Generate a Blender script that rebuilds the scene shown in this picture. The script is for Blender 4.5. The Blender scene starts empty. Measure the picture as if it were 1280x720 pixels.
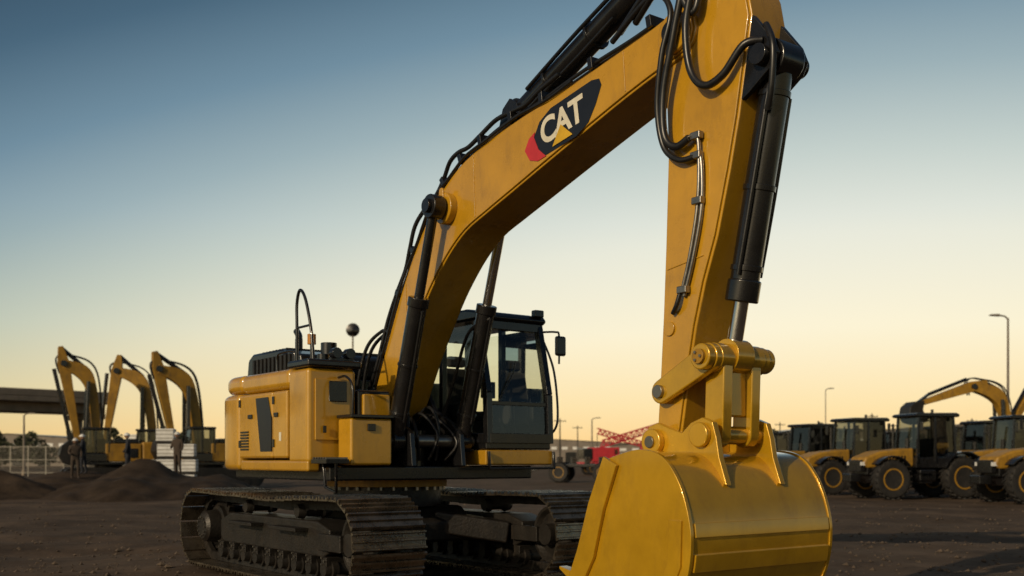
import bpy, bmesh, math, random
from mathutils import Vector, Matrix, noise
random.seed(7)
S=bpy.context.scene
R=math.radians
# ------------------------------------------------------------------ materials
def mk(name,col,rough=.5,metal=0.,var=.25,scale=4.,bump=0.,dirt=0.,dirtcol=(.07,.05,.035),coat=0.,bscale=60.,lowdirt=0.,spec=None):
    m=bpy.data.materials.new(name); m.use_nodes=True
    n=m.node_tree.nodes; l=m.node_tree.links; b=n['Principled BSDF']
    b.inputs['Metallic'].default_value=metal
    if spec is not None: b.inputs['Specular IOR Level'].default_value=spec
    if coat:
        b.inputs['Coat Weight'].default_value=coat; b.inputs['Coat Roughness'].default_value=.07
    tc=n.new('ShaderNodeTexCoord')
    nz=n.new('ShaderNodeTexNoise'); nz.inputs['Scale'].default_value=scale; nz.inputs['Detail'].default_value=8; nz.inputs['Roughness'].default_value=.65
    l.new(tc.outputs['Object'],nz.inputs['Vector'])
    mr=n.new('ShaderNodeMapRange'); mr.inputs['From Min'].default_value=.3; mr.inputs['From Max'].default_value=.7
    l.new(nz.outputs['Fac'],mr.inputs['Value'])
    mx=n.new('ShaderNodeMix'); mx.data_type='RGBA'
    mx.inputs['A'].default_value=(*[c*(1-var) for c in col],1); mx.inputs['B'].default_value=(*[min(1,c*(1+var*.5)) for c in col],1)
    l.new(mr.outputs['Result'],mx.inputs['Factor'])
    out=mx.outputs['Result']
    if dirt:
        n2=n.new('ShaderNodeTexNoise'); n2.inputs['Scale'].default_value=scale*2.3; n2.inputs['Detail'].default_value=12; n2.inputs['Roughness'].default_value=.75
        mp=n.new('ShaderNodeMapping'); mp.inputs['Scale'].default_value=(1,1,.35); l.new(tc.outputs['Object'],mp.inputs['Vector']); l.new(mp.outputs['Vector'],n2.inputs['Vector'])
        r2=n.new('ShaderNodeMapRange'); r2.inputs['From Min'].default_value=.5; r2.inputs['From Max'].default_value=.75; r2.inputs['To Max'].default_value=dirt
        l.new(n2.outputs['Fac'],r2.inputs['Value']); f=r2.outputs['Result']
        if lowdirt:   # splashed dirt gathers low on the machine
            sx=n.new('ShaderNodeSeparateXYZ'); l.new(tc.outputs['Object'],sx.inputs[0])
            r3=n.new('ShaderNodeMapRange'); r3.inputs['From Min'].default_value=1.75; r3.inputs['From Max'].default_value=1.15; r3.inputs['To Max'].default_value=lowdirt
            l.new(sx.outputs['Z'],r3.inputs['Value'])
            mm=n.new('ShaderNodeMath'); mm.operation='MULTIPLY_ADD'; l.new(r3.outputs['Result'],mm.inputs[0]); l.new(nz.outputs['Fac'],mm.inputs[1]); l.new(f,mm.inputs[2]); mm.use_clamp=True; f=mm.outputs[0]
        m2=n.new('ShaderNodeMix'); m2.data_type='RGBA'; l.new(out,m2.inputs['A']); m2.inputs['B'].default_value=(*dirtcol,1)
        l.new(f,m2.inputs['Factor']); out=m2.outputs['Result']
    l.new(out,b.inputs['Base Color'])
    rr=n.new('ShaderNodeMapRange'); rr.inputs['To Min'].default_value=max(.03,rough-.1); rr.inputs['To Max'].default_value=min(1,rough+.12)
    l.new(nz.outputs['Fac'],rr.inputs['Value']); l.new(rr.outputs['Result'],b.inputs['Roughness'])
    if bump:
        n3=n.new('ShaderNodeTexNoise'); n3.inputs['Scale'].default_value=bscale; n3.inputs['Detail'].default_value=6
        l.new(tc.outputs['Object'],n3.inputs['Vector'])
        bp=n.new('ShaderNodeBump'); bp.inputs['Strength'].default_value=bump; bp.inputs['Distance'].default_value=.02
        l.new(n3.outputs['Fac'],bp.inputs['Height']); l.new(bp.outputs['Normal'],b.inputs['Normal'])
    return m
YEL=mk('yellow_paint',(.50,.262,.012),.27,0,.16,2.0,.025,.4,(.13,.07,.02),1,12,.4)
YELB=mk('yellow_paint_bucket',(.58,.325,.012),.22,0.35,.2,2.2,.05,.35,(.2,.11,.02),1,7)
YEL2=mk('yellow_paint_old_backlit',(.34,.18,.015),.5,0,.35,2,0,.7)  # dirtier yellow; backlit shade of the distant machines is darkened into its colour
BLK=mk('black_paint',(.009,.009,.010),.25,0,.3,5,.03,.35,(.03,.024,.018),.3)
RUB=mk('hose_rubber',(.012,.012,.013),.34,0,.3,20)
TYRE=mk('tyre_rubber',(.013,.012,.011),.75,0,.4,6,.2,.5)
STEEL=mk('track_steel',(.30,.25,.19),.27,.9,.5,6,.25,.5,(.06,.045,.032),0,40)
FRAME=mk('dirty_frame',(.022,.019,.016),.45,.25,.5,4,.3,.6,(.05,.037,.026),0,35)
CHROME=mk('chrome_rod',(.55,.55,.55),.15,1,.1,6)
GALV=mk('pipe_metal',(.3,.28,.25),.3,.9,.2,12)
SEAT=mk('seat_fabric',(.02,.02,.022),.9)
WHITE=mk('white_paint',(.7,.7,.68),.5,0,.2,4,0,.3)
DECW=mk('decal_cream',(.66,.62,.50),.4,0,.15,6,0,.25)
RED=mk('red_paint',(.5,.03,.04),.45,0,.2,3,0,.2)
CONC=mk('concrete',(.26,.21,.16),.85,0,.25,.6,.3,.3)
GREY=mk('grey_cladding',(.2,.17,.14),.8,0,.3,.4)
LOGB=mk('decal_black',(.012,.014,.02),.3,0,.1)
def glass(name,tint,f):
    m=bpy.data.materials.new(name); m.use_nodes=True; n=m.node_tree.nodes; l=m.node_tree.links; n.clear()
    o=n.new('ShaderNodeOutputMaterial'); t=n.new('ShaderNodeBsdfTransparent'); t.inputs[0].default_value=(*tint,1)
    g=n.new('ShaderNodeBsdfGlossy'); g.inputs['Roughness'].default_value=.03; g.inputs['Color'].default_value=(.9,.9,.9,1)
    fr=n.new('ShaderNodeFresnel'); fr.inputs['IOR'].default_value=f; mx=n.new('ShaderNodeMixShader')
    l.new(fr.outputs[0],mx.inputs[0]); l.new(t.outputs[0],mx.inputs[1]); l.new(g.outputs[0],mx.inputs[2]); l.new(mx.outputs[0],o.inputs[0])
    return m
GLASS=glass('cab_glass',(.90,.93,.86),1.75)
GLASSD=glass('tinted_glass',(.6,.62,.58),1.7)
# ------------------------------------------------------------------ geometry helpers
def mesh_obj(name,verts,faces,mat,parent=None,bevel=0,ang=32,seg=2):
    me=bpy.data.meshes.new(name); me.from_pydata([tuple(v) for v in verts],[],faces)
    bm=bmesh.new(); bm.from_mesh(me); bmesh.ops.recalc_face_normals(bm,faces=bm.faces); bm.to_mesh(me); bm.free()
    me.shade_smooth(); me.set_sharp_from_angle(angle=R(ang))
    if mat: me.materials.append(mat)
    o=bpy.data.objects.new(name,me); S.collection.objects.link(o)
    if parent: o.parent=parent
    if bevel:
        b=o.modifiers.new('bevel','BEVEL'); b.width=bevel; b.segments=seg; b.limit_method='ANGLE'; b.angle_limit=R(30); b.harden_normals=True
    return o
def empty(name,loc=(0,0,0),rz=0,sc=1):
    o=bpy.data.objects.new(name,None); S.collection.objects.link(o); o.location=loc; o.rotation_euler=(0,0,rz); o.scale=(sc,)*3; o.empty_display_size=.3; return o
def prism(name,pts,a,b,mat,parent,bevel=.01,axis='y',seg=2):
    n=len(pts)
    if axis=='y': vs=[(p[0],a,p[1]) for p in pts]+[(p[0],b,p[1]) for p in pts]
    elif axis=='z': vs=[(p[0],p[1],a) for p in pts]+[(p[0],p[1],b) for p in pts]
    else: vs=[(a,p[0],p[1]) for p in pts]+[(b,p[0],p[1]) for p in pts]
    fs=[list(range(n)),list(range(2*n-1,n-1,-1))]+[[i,(i+1)%n,n+(i+1)%n,n+i] for i in range(n)]
    return mesh_obj(name,vs,fs,mat,parent,bevel,seg=seg)
def box(name,x0,x1,y0,y1,z0,z1,mat,parent,bevel=.01,seg=2):
    return prism(name,[(x0,z0),(x1,z0),(x1,z1),(x0,z1)],y0,y1,mat,parent,bevel,'y',seg)
def basis(d):
    d=d.normalized(); u=Vector((0,0,1)) if abs(d.z)<.95 else Vector((0,1,0)); a=u.cross(d).normalized(); b=d.cross(a); return d,a,b
def cyl(name,p0,p1,r,mat,parent,r2=None,seg=28,bevel=.004):
    p0=Vector(p0);p1=Vector(p1); d,a,b=basis(p1-p0); r2=r if r2 is None else r2
    vs=[];
    for p,rr in((p0,r),(p1,r2)):
        for i in range(seg):
            t=2*math.pi*i/seg; vs.append(p+a*math.cos(t)*rr+b*math.sin(t)*rr)
    fs=[list(range(seg)),list(range(2*seg-1,seg-1,-1))]+[[i,(i+1)%seg,seg+(i+1)%seg,seg+i] for i in range(seg)]
    return mesh_obj(name,vs,fs,mat,parent,bevel)
def beam(name,p0,p1,w,h,mat,parent,bevel=.006):
    p0=Vector(p0);p1=Vector(p1); d,a,b=basis(p1-p0); vs=[]
    for p in(p0,p1):
        for s,t in((-1,-1),(1,-1),(1,1),(-1,1)): vs.append(p+a*s*w/2+b*t*h/2)
    return mesh_obj(name,vs,[[0,1,2,3],[7,6,5,4],[0,1,5,4],[1,2,6,5],[2,3,7,6],[3,0,4,7]],mat,parent,bevel)
def capsule(name,c0,r0,c1,r1,y0,y1,mat,parent,bevel=.008):
    a=math.atan2(c1[1]-c0[1],c1[0]-c0[0]); pts=[]
    for i in range(13): t=a+math.pi/2+math.pi*i/12; pts.append((c0[0]+r0*math.cos(t),c0[1]+r0*math.sin(t)))
    for i in range(13): t=a-math.pi/2+math.pi*i/12; pts.append((c1[0]+r1*math.cos(t),c1[1]+r1*math.sin(t)))
    return prism(name,pts,y0,y1,mat,parent,bevel)
def cat(P,n=8,closed=False):
    P=[Vector(p) for p in P]; out=[]; N=len(P)
    rng=N if closed else N-1
    for i in range(rng):
        if closed: a,b,c,d=P[(i-1)%N],P[i],P[(i+1)%N],P[(i+2)%N]
        else: a,b,c,d=P[max(i-1,0)],P[i],P[i+1],P[min(i+2,N-1)]
        for k in range(n):
            t=k/n; out.append(.5*((2*b)+(c-a)*t+(2*a-5*b+4*c-d)*t*t+(3*b-a-3*c+d)*t**3))
    if not closed: out.append(P[-1])
    return out
def tube(name,P,r,mat,parent,smooth=True,seg=8):
    pts=cat(P,seg) if smooth else [Vector(p) for p in P]
    cu=bpy.data.curves.new(name,'CURVE'); cu.dimensions='3D'; cu.bevel_depth=r; cu.bevel_resolution=3; cu.use_fill_caps=True
    sp=cu.splines.new('POLY'); sp.points.add(len(pts)-1)
    for q,p in zip(sp.points,pts): q.co=(*p,1)
    sp.use_smooth=True
    cu.materials.append(mat); o=bpy.data.objects.new(name,cu); S.collection.objects.link(o); o.parent=parent; return o
def lathe(name,prof,c,mat,parent,seg=36):
    vs=[];fs=[];n=len(prof)
    for i in range(seg):
        t=2*math.pi*i/seg
        for r,y in prof: vs.append((c[0]+r*math.cos(t),c[1]+y,c[2]+r*math.sin(t)))
    for i in range(seg):
        j=(i+1)%seg
        for k in range(n-1): fs.append([i*n+k,i*n+k+1,j*n+k+1,j*n+k])
    fs.append([i*n for i in range(seg)]); fs.append([i*n+n-1 for i in range(seg)][::-1])
    return mesh_obj(name,vs,fs,mat,parent)
def copytree(root,loc,rz,sc=1):
    e=empty(root.name.split('.')[0],loc,rz,sc)
    for c in [o for o in S.collection.objects if o.parent==root]:
        k=c.copy(); k.parent=e; S.collection.objects.link(k)
    return e
def boxes_mesh(name,L,mat,parent,bevel=0):
    vs=[];fs=[]
    for x0,x1,y0,y1,z0,z1 in L:
        b=len(vs); vs+=[(x,y,z) for x in(x0,x1) for y in(y0,y1) for z in(z0,z1)]
        fs+=[[b+i for i in f] for f in([0,1,3,2],[4,6,7,5],[0,4,5,1],[2,3,7,6],[0,2,6,4],[1,5,7,3])]
    return mesh_obj(name,vs,fs,mat,parent,bevel)
# ------------------------------------------------------------------ MAIN EXCAVATOR (x forward, y left, z up)
EX=empty('crawler_excavator',(-1.64,13.05,0),math.atan2(-.8,.6))
def bolts(name,c,rad,n,y,mat,parent,r=.018,h=.02):
    vs=[];fs=[]
    for i in range(n):
        t=2*math.pi*i/n; cx=c[0]+rad*math.cos(t); cz=c[1]+rad*math.sin(t); b=len(vs)
        for yy in(y,y-h):
            for k in range(6): vs.append((cx+r*math.cos(k*math.pi/3),yy,cz+r*math.sin(k*math.pi/3)))
        fs+=[[b+k for k in range(6)][::-1],[b+6+k for k in range(6)]]+[[b+k,b+(k+1)%6,b+6+(k+1)%6,b+6+k] for k in range(6)]
    return mesh_obj(name,vs,fs,mat,parent)
def track(y0,y1):
    zc=.53; rr=.44; hx=1.95
    per=4*hx+2*math.pi*rr; N=52; p=per/N
    vs=[];fs=[];lv=[];lf=[]
    def pos(s):
        s%=per
        if s<2*hx:
            x=-hx+s; sag=-.035*math.sin(math.pi*(s/(2*hx)))**2*(1+.4*math.sin(s*3.2)); return Vector((x,zc+rr+sag)),Vector((1,0))
        s-=2*hx
        if s<math.pi*rr:
            a=math.pi/2-s/rr; return Vector((hx+rr*math.cos(a),zc+rr*math.sin(a))),Vector((math.sin(a),-math.cos(a)))
        s-=math.pi*rr
        if s<2*hx: return Vector((hx-s,zc-rr)),Vector((-1,0))
        s-=2*hx; a=-math.pi/2-s/rr
        return Vector((-hx+rr*math.cos(a),zc+rr*math.sin(a))),Vector((math.sin(a),-math.cos(a)))
    h=p*.5
    prof=[(-h*.9,0),(h*1.0,0),(h*1.0,.018),(h*.86,.05),(h*.72,.05),(h*.62,.02),(h*.12,.02),(h*.05,.046),(-h*.12,.046),(-h*.2,.02),(-h*.62,.02),(-h*.7,.05),(-h*.86,.05),(-h*.96,.02)]
    for i in range(N):
        c,t=pos((i+.3)*p); nrm=Vector((-t.y,t.x)); jy=random.uniform(-.004,.004); t=(t+nrm*random.uniform(-.02,.02)).normalized()
        b=len(vs); n=len(prof)
        for y in(y0+jy,y1+jy):
            for a,q in prof:
                v=c+t*a+nrm*(q+.01); vs.append((v.x,y,v.y))
        fs+=[[b+k for k in range(n)],[b+n+k for k in range(n)][::-1]]+[[b+k,b+(k+1)%n,b+n+(k+1)%n,b+n+k] for k in range(n)]
        ym=(y0+y1)/2
        for ya in(ym-.13,ym+.07):
            b=len(lv)
            for y in(ya,ya+.06):
                for a,q in((-h*1.1,-.10),(h*1.1,-.10),(h*1.1,.005),(-h*1.1,.005)):
                    v=c+t*a+nrm*q; lv.append((v.x,y,v.y))
            lf+=[[b+j for j in f] for f in([0,1,2,3],[7,6,5,4],[0,1,5,4],[1,2,6,5],[2,3,7,6],[3,0,4,7])]
    mesh_obj('track_shoes',vs,fs,STEEL,EX,ang=25); mesh_obj('track_chain',lv,lf,FRAME,EX)
    ym=(y0+y1)/2; s=-1 if ym<0 else 1
    prism('track_frame',[(-1.55,.42),(-1.45,.36),(1.35,.36),(1.5,.42),(1.5,.66),(1.2,.74),(-1.2,.74),(-1.55,.64)],ym-.2,ym+.2,FRAME,EX,.02)
    box('track_frame_step',-.9,-.2,ym+s*.2,ym+s*.36,.62,.66,FRAME,EX,.005)
    box('track_frame_step',.3,1.0,ym+s*.2,ym+s*.36,.62,.66,FRAME,EX,.005)
    for k in range(9):
        x=-1.45+k*.36
        lathe('bottom_roller',[(.03,-.24),(.07,-.24),(.08,-.17),(.11,-.17),(.11,-.1),(.09,-.09),(.09,.09),(.11,.1),(.11,.17),(.08,.17),(.07,.24),(.03,.24)],(x,ym,.235),FRAME,EX,20)
        box('roller_bracket',x-.06,x+.06,ym-.235,ym+.235,.26,.37,FRAME,EX,.01)
        bolts('roller_bolts',(x,.33),.04,3,ym-.235 if s<0 else ym+.255,GALV,EX,.014)
    for x in(-.75,.7): lathe('carrier_roller',[(.02,-.2),(.07,-.2),(.09,-.12),(.06,-.1),(.06,.1),(.09,.12),(.07,.2),(.02,.2)],(x,ym,.83),FRAME,EX,20)
    lathe('idler_wheel',[(.05,-.22),(.12,-.22),(.13,-.1),(.26,-.07),(.30,-.12),(.335,-.12),(.335,-.05),(.36,-.04),(.36,.04),(.335,.05),(.335,.12),(.30,.12),(.26,.07),(.13,.1),(.12,.22),(.05,.22)],(hx,ym,zc),FRAME,EX,40)
    box('idler_yoke',1.35,1.85,ym-.26,ym-.2,.44,.62,FRAME,EX,.01); box('idler_yoke',1.35,1.85,ym+.2,ym+.26,.44,.62,FRAME,EX,.01)
    pts=[]
    for i in range(22*4):
        t=2*math.pi*i/88; r=(.33,.33,.39,.39)[i%4]; pts.append((-hx+r*math.cos(t),zc+r*math.sin(t)))
    prism('drive_sprocket',pts,ym-.04,ym+.04,FRAME,EX,0)
    lathe('final_drive',[(.05,-.3),(.16,-.3),(.2,-.26),(.22,-.1),(.27,-.09),(.27,.2),(.05,.2)] if s<0 else [(.05,-.2),(.27,-.2),(.27,.09),(.22,.1),(.2,.26),(.16,.3),(.05,.3)],(-hx,ym,zc),FRAME,EX,32)
    bolts('final_drive_bolts',(-hx,zc),.12,12,ym-.3 if s<0 else ym+.32,GALV,EX,.014)
track(-1.70,-.86); track(.86,1.70)
prism('carbody',[(-.75,.42),(.95,.42),(.95,.66),(.7,.84),(-.5,.84),(-.75,.66)],-.75,.75,FRAME,EX,.04)
for s in(-1,1):
    for x in(-.75,.95): beam('carbody_leg',(x*.6+.1,s*.35,.66),(x*1.25,s*1.1,.52),.42,.26,FRAME,EX,.03)
cyl('swing_bearing',(.15,0,.84),(.15,0,1.08),.66,FRAME,EX,seg=48); cyl('swing_ring',(.15,0,1.08),(.15,0,1.17),.74,YEL2,EX,seg=48)
for i in range(30):
    t=2*math.pi*i/30; cyl('ring_bolt',(.15+.7*math.cos(t),.7*math.sin(t),1.04),(.15+.7*math.cos(t),.7*math.sin(t),1.08),.02,GALV,EX,seg=6,bevel=0)
# --- upper structure
box('deck_frame',-1.5,1.15,-1.3,1.5,1.17,1.33,BLK,EX,.02)
box('deck_skirt',-.95,.93,-1.46,-1.3,1.27,1.40,YEL,EX,.03)
cwp=[(-.98,-1.47),(-1.2,-1.47)]
for i in range(9):
    t=R(90*i/8); cwp.append((-1.3-.62*math.sin(t),-.95-.52*math.cos(t)))
cwp+= [(-2.0,-.4),(-2.0,.4)]
for i in range(9):
    t=R(90-90*i/8); cwp.append((-1.3-.62*math.sin(t),.95+.52*math.cos(t)))
cwp+=[(-1.2,1.47),(-.98,1.47)]
def insetp(p,k): return [((x+1.3)*k-1.3 if x<-1.0 else x,y*(1-(1-k)*.6)) for x,y in p]
prism('counterweight',cwp,1.27,2.22,YEL,EX,.07,'z',5)
prism('counterweight_cap',insetp(cwp,.95),2.23,2.46,YEL,EX,.09,'z',5)
box('engine_door',-.965,.02,-1.47,-1.0,1.42,2.20,YEL,EX,.03,3)
box('engine_door_front',.035,.42,-1.47,-1.0,1.42,2.20,YEL,EX,.03,3)
box('engine_shoulder',-.965,.42,-1.44,-.6,2.215,2.45,YEL,EX,.08,5)
box('engine_bay',-.95,-.50,-1.0,1.45,1.34,2.44,BLK,EX,.02)
box('pump_bay',-.495,.42,-1.0,-.46,1.34,2.21,BLK,EX,.02)
prism('side_stripe_decal',[(-.30,1.50),(.015,1.50),(.015,1.9),(-.08,2.14),(-.44,2.14)],-1.478,-1.474,LOGB,EX,0)
box('door_handle',-.66,-.54,-1.49,-1.47,1.9,1.95,BLK,EX,.006); box('door_handle',.1,.2,-1.49,-1.47,1.9,1.95,BLK,EX,.006)
for z in(1.55,2.05):
    for x in(-.955,.045): box('door_hinge',x,x+.05,-1.485,-1.468,z,z+.09,BLK,EX,.004)
boxes_mesh('side_vent',[(-.9,-.66,-1.484,-1.468,1.52+.035*i,1.54+.035*i) for i in range(7)],BLK,EX)
box('warning_label',.22,.28,-1.4745,-1.4705,1.62,1.72,DECW,EX,0)
box('fuel_tank',.44,.94,-1.46,-.86,1.36,2.42,YEL,EX,.05,4)
box('tank_top_cover',.42,.97,-1.47,-.8,2.43,2.52,BLK,EX,.03,3)
box('tank_front_panel',.942,.965,-1.38,-.95,1.62,2.3,YEL,EX,.008)
box('tank_vent_plate',.967,.985,-1.22,-1.0,2.05,2.28,BLK,EX,.02)
cyl('fuel_cap',(.7,-1.15,2.52),(.7,-1.15,2.6),.07,BLK,EX)
box('tool_box',.99,1.30,-1.12,-.6,1.34,1.86,YEL,EX,.03,3)
box('tool_box_lid',.98,1.32,-1.13,-.59,1.865,1.90,BLK,EX,.008)
box('tool_box_latch',1.302,1.32,-.92,-.82,1.72,1.80,BLK,EX,.006)
box('step_tread',.98,1.34,-1.44,-1.16,1.36,1.41,BLK,EX,.005); boxes_mesh('step_grip',[(1.0+.06*i,1.02+.06*i,-1.43,-1.17,1.41,1.43) for i in range(6)],GALV,EX)
tube('step_bracket',[(1.0,-1.3,1.36),(1.05,-1.3,1.1),(1.3,-1.3,1.05),(1.3,-1.3,1.36)],.018,BLK,EX,False)
box('valve_cover',.43,.94,-.84,-.42,1.34,2.2,BLK,EX,.03,3)
box('valve_front',.942,1.0,-.8,-.45,1.9,2.15,YEL,EX,.02)
box('tank_latch',.985,1.0,-1.3,-1.26,1.7,1.78,BLK,EX,.004)
prism('engine_hood',[(-1.75,2.46),(-.5,2.46),(-.55,2.72),(-.7,2.79),(-1.55,2.79),(-1.7,2.72)],-1.05,.75,BLK,EX,.04,seg=3)
prism('engine_hood_front',[(-.49,2.46),(-.05,2.46),(-.12,2.68),(-.49,2.76)],-1.05,-.46,BLK,EX,.03,seg=3)
boxes_mesh('hood_louvres',[(-1.5+.12*i,-1.44+.12*i,-1.07,-1.03,2.5,2.7) for i in range(11)],FRAME,EX)
boxes_mesh('hood_top_louvres',[(-1.45+.1*i,-1.41+.1*i,-.95,.6,2.79,2.81) for i in range(8)],BLK,EX)
cyl('exhaust_stack',(-1.1,-.6,2.78),(-1.1,-.6,2.98),.05,BLK,EX); cyl('air_cleaner_cap',(-.25,-.6,2.45),(-.25,-.6,2.85),.1,BLK,EX)
tube('exhaust_tip',[(-1.1,-.6,2.96),(-1.1,-.6,3.02),(-1.17,-.6,3.09)],.045,BLK,EX)
tube('handrail',[(.5,-1.38,2.5),(.5,-1.38,2.9),(.5,-1.38,3.18),(.58,-1.38,3.32),(.72,-1.38,3.2),(.86,-1.38,2.85),(.92,-1.38,2.5)],.018,BLK,EX)
tube('handrail',[(.5,-1.38,2.9),(.84,-1.38,2.9)],.014,BLK,EX)
tube('handrail',[(-.1,-1.35,2.44),(-.1,-1.35,2.62),(0,-1.35,2.66),(.3,-1.35,2.66),(.38,-1.35,2.62),(.38,-1.35,2.44)],.014,BLK,EX)
tube('grab_bar',[(1.30,-1.1,1.9),(1.30,-1.1,2.2),(1.15,-1.1,2.32),(.97,-1.1,2.32)],.014,BLK,EX)
for yy in(-1.1,-.93): cyl('work_light',(.85,yy,2.6),(.95,yy,2.6),.06,BLK,EX)
box('light_bracket',.84,.9,-1.16,-.87,2.52,2.55,BLK,EX,.005)
cyl('beacon_post',(.3,-1.1,2.45),(.3,-1.1,2.75),.02,BLK,EX); cyl('beacon',(.3,-1.1,2.75),(.3,-1.1,2.87),.05,mk('amber_lens',(.5,.2,.02),.2),EX)
for s in(-1,1):
    prism('boom_foot_bracket',[(.0,1.33),(1.35,1.33),(1.3,1.7),(1.1,1.85),(.75,2.0),(.6,2.2),(.4,2.26),(.2,2.15),(.05,1.8)],s*.34-.03,s*.34+.03,BLK,EX,.01)
box('swing_motor_cover',-.48,.2,-.4,.4,1.34,1.9,BLK,EX,.05)
cyl('swing_motor',(.75,.0,1.3),(.75,.0,1.75),.17,BLK,EX)
cyl('boom_foot_pin',(.42,-.45,2.0),(.42,.45,2.0),.09,GALV,EX)
for k in range(6):
    y=-.3+.11*k; j=[random.uniform(-.12,.12) for _ in range(8)]
    tube('hydraulic_hose',[(.2,y,1.6),(.0+j[0],y*1.1,2.1),(.1+j[1]*.5,y,2.62+j[2]),(.42,y*.8,2.95),(.62,y*.8,2.92)],.022,RUB,EX)
for k in range(5):
    j=[random.uniform(-.1,.1) for _ in range(8)]
    tube('hydraulic_hose',[(1.1+j[0],-.25+.12*k,1.4),(1.15+j[1],-.28+.13*k+j[2],1.7+j[3]),(.9+j[4],-.2+.1*k,1.95+j[5]),(.6,-.1+.05*k,1.8)],.02,RUB,EX)
# --- boom
top=[(.24,2.08),(.45,2.5),(.91,3.32),(1.3,3.87),(1.69,4.285),(2.1,4.54),(2.54,4.68),(3.2,4.80),(3.85,4.88),(4.93,5.05),(5.25,5.12)]
topS=cat([(a,b,0) for a,b in top],5); topS=[(p.x,p.y) for p in topS]
bot=[(5.35,4.72),(4.76,4.58),(3.81,4.31),(3.1,4.1),(2.657,3.97),(2.25,3.84),(1.924,3.64),(1.65,3.4),(1.446,3.18),(1.2,2.86),(.97,2.54),(.62,1.98)]
botS=[(p.x,p.y) for p in cat([(a,b,0) for a,b in bot],4)]
boomp=topS+[(5.45,5.11),(5.54,5.02),(5.56,4.92),(5.53,4.82),(5.46,4.75)]+botS+[(.52,1.85),(.38,1.81),(.27,1.88),(.22,1.98)]
prism('boom',boomp,-.25,.25,YEL,EX,.012)
def shrink(pts,d):
    out=[];n=len(pts)
    A=sum(pts[i][0]*pts[(i+1)%n][1]-pts[(i+1)%n][0]*pts[i][1] for i in range(n)); sg=1 if A>0 else -1
    for i in range(n):
        p=Vector(pts[i-1]);q=Vector(pts[(i+1)%n]);t=(q-p).normalized(); nn=Vector((-t.y,t.x))*sg; out.append((pts[i][0]+nn.x*d,pts[i][1]+nn.y*d))
    return out
sp_=shrink(boomp,.022)
prism('boom_side_plate',sp_,-.272,-.251,YEL,EX,.008); prism('boom_side_plate',sp_,.251,.272,YEL,EX,.008)
for x,z0,z1 in((2.45,3.95,4.62),(4.75,4.62,4.98),(1.08,2.78,3.44)):
    beam('weld_seam',(x,-.274,z0),(x-.03,-.274,z1),.012,.012,YEL,EX,.004)
for s in(-1,1):
    cyl('boom_cylinder_boss',(1.95,s*.27,4.13),(1.95,s*.36,4.13),.17,YEL,EX,seg=36,bevel=.012)
    cyl('boom_nose_boss',(5.35,s*.27,4.93),(5.35,s*.31,4.93),.17,YEL,EX,seg=36,bevel=.01)
    cyl('boom_nose_pin',(5.35,s*.31,4.93),(5.35,s*.35,4.93),.09,BLK,EX)
    cyl('boom_cylinder_pin',(1.95,s*.36,4.13),(1.95,s*.58,4.13),.075,BLK,EX)
    capsule('pin_keeper',(1.95,4.13),.06,(1.95,4.31),.04,s*.365-.012,s*.365+.012,YEL,EX)
    y=s*.46; b0=Vector((1.12,y,1.62)); b1=Vector((1.95,y,4.13)); d=(b1-b0)
    cyl('boom_cylinder_barrel',b0+d*.03,b0+d*.60,.105,BLK,EX,bevel=.01)
    cyl('boom_cylinder_gland',b0+d*.585,b0+d*.625,.12,BLK,EX,bevel=.01)
    cyl('boom_cylinder_rod',b0+d*.6,b0+d*.97,.055,BLK if s<0 else CHROME,EX)
    cyl('rod_eye',b1+Vector((0,-.075,0)),b1+Vector((0,.075,0)),.13,BLK,EX,bevel=.012)
    cyl('barrel_eye',b0+Vector((0,-.075,0)),b0+Vector((0,.075,0)),.13,BLK,EX,bevel=.012)
    tube('cylinder_pipe',[b0+d*.08+Vector((.13,0,0)),b0+d*.3+Vector((.135,0,0)),b0+d*.56+Vector((.13,0,0))],.018,BLK,EX)
    tube('cylinder_hose',[b0+d*.56+Vector((.12,0,0)),b0+d*.5+Vector((-.1,-s*.12,0)),b0+d*.3+Vector((-.25,-s*.1,0)),b0+d*.12+Vector((-.35,-s*.1,0))],.02,RUB,EX)
    for q in(.12,.33): cyl('barrel_band',b0+d*q,b0+d*(q+.012),.116,BLK,EX)
cyl('cylinder_foot_pin',(1.12,-.6,1.62),(1.12,.6,1.62),.075,GALV,EX)
def offset_path(y,off,i0,i1,wob=0,seed=0):
    P=[]
    for i in range(i0,i1,2):
        a=Vector(topS[max(i-1,0)]);b=Vector(topS[min(i+1,len(topS)-1)]);t=(b-a).normalized();nn=Vector((-t.y,t.x))
        o=off+wob*math.sin(i*.8+seed); P.append((topS[i][0]+nn.x*o,y+wob*.6*math.cos(i*.55+seed),topS[i][1]+nn.y*o))
    return P
L=len(topS)
for k,(y,off,mt) in enumerate([(-.22,.06,RUB),(-.16,.07,GALV),(-.1,.06,RUB),(-.04,.07,GALV),(.06,.06,RUB),(.13,.07,RUB),(.2,.06,GALV)]):
    tube('boom_line',offset_path(y,off,4,L-3,0 if mt is GALV else .012,k),.019,mt,EX)
tube('boom_hose',offset_path(-.25,.13,2,L-10,.04,1),.024,RUB,EX); tube('boom_hose',offset_path(.0,.14,6,L-6,.035,3),.022,RUB,EX); tube('boom_hose',offset_path(-.292,.0,3,L-8,.012,5),.016,RUB,EX)
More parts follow.
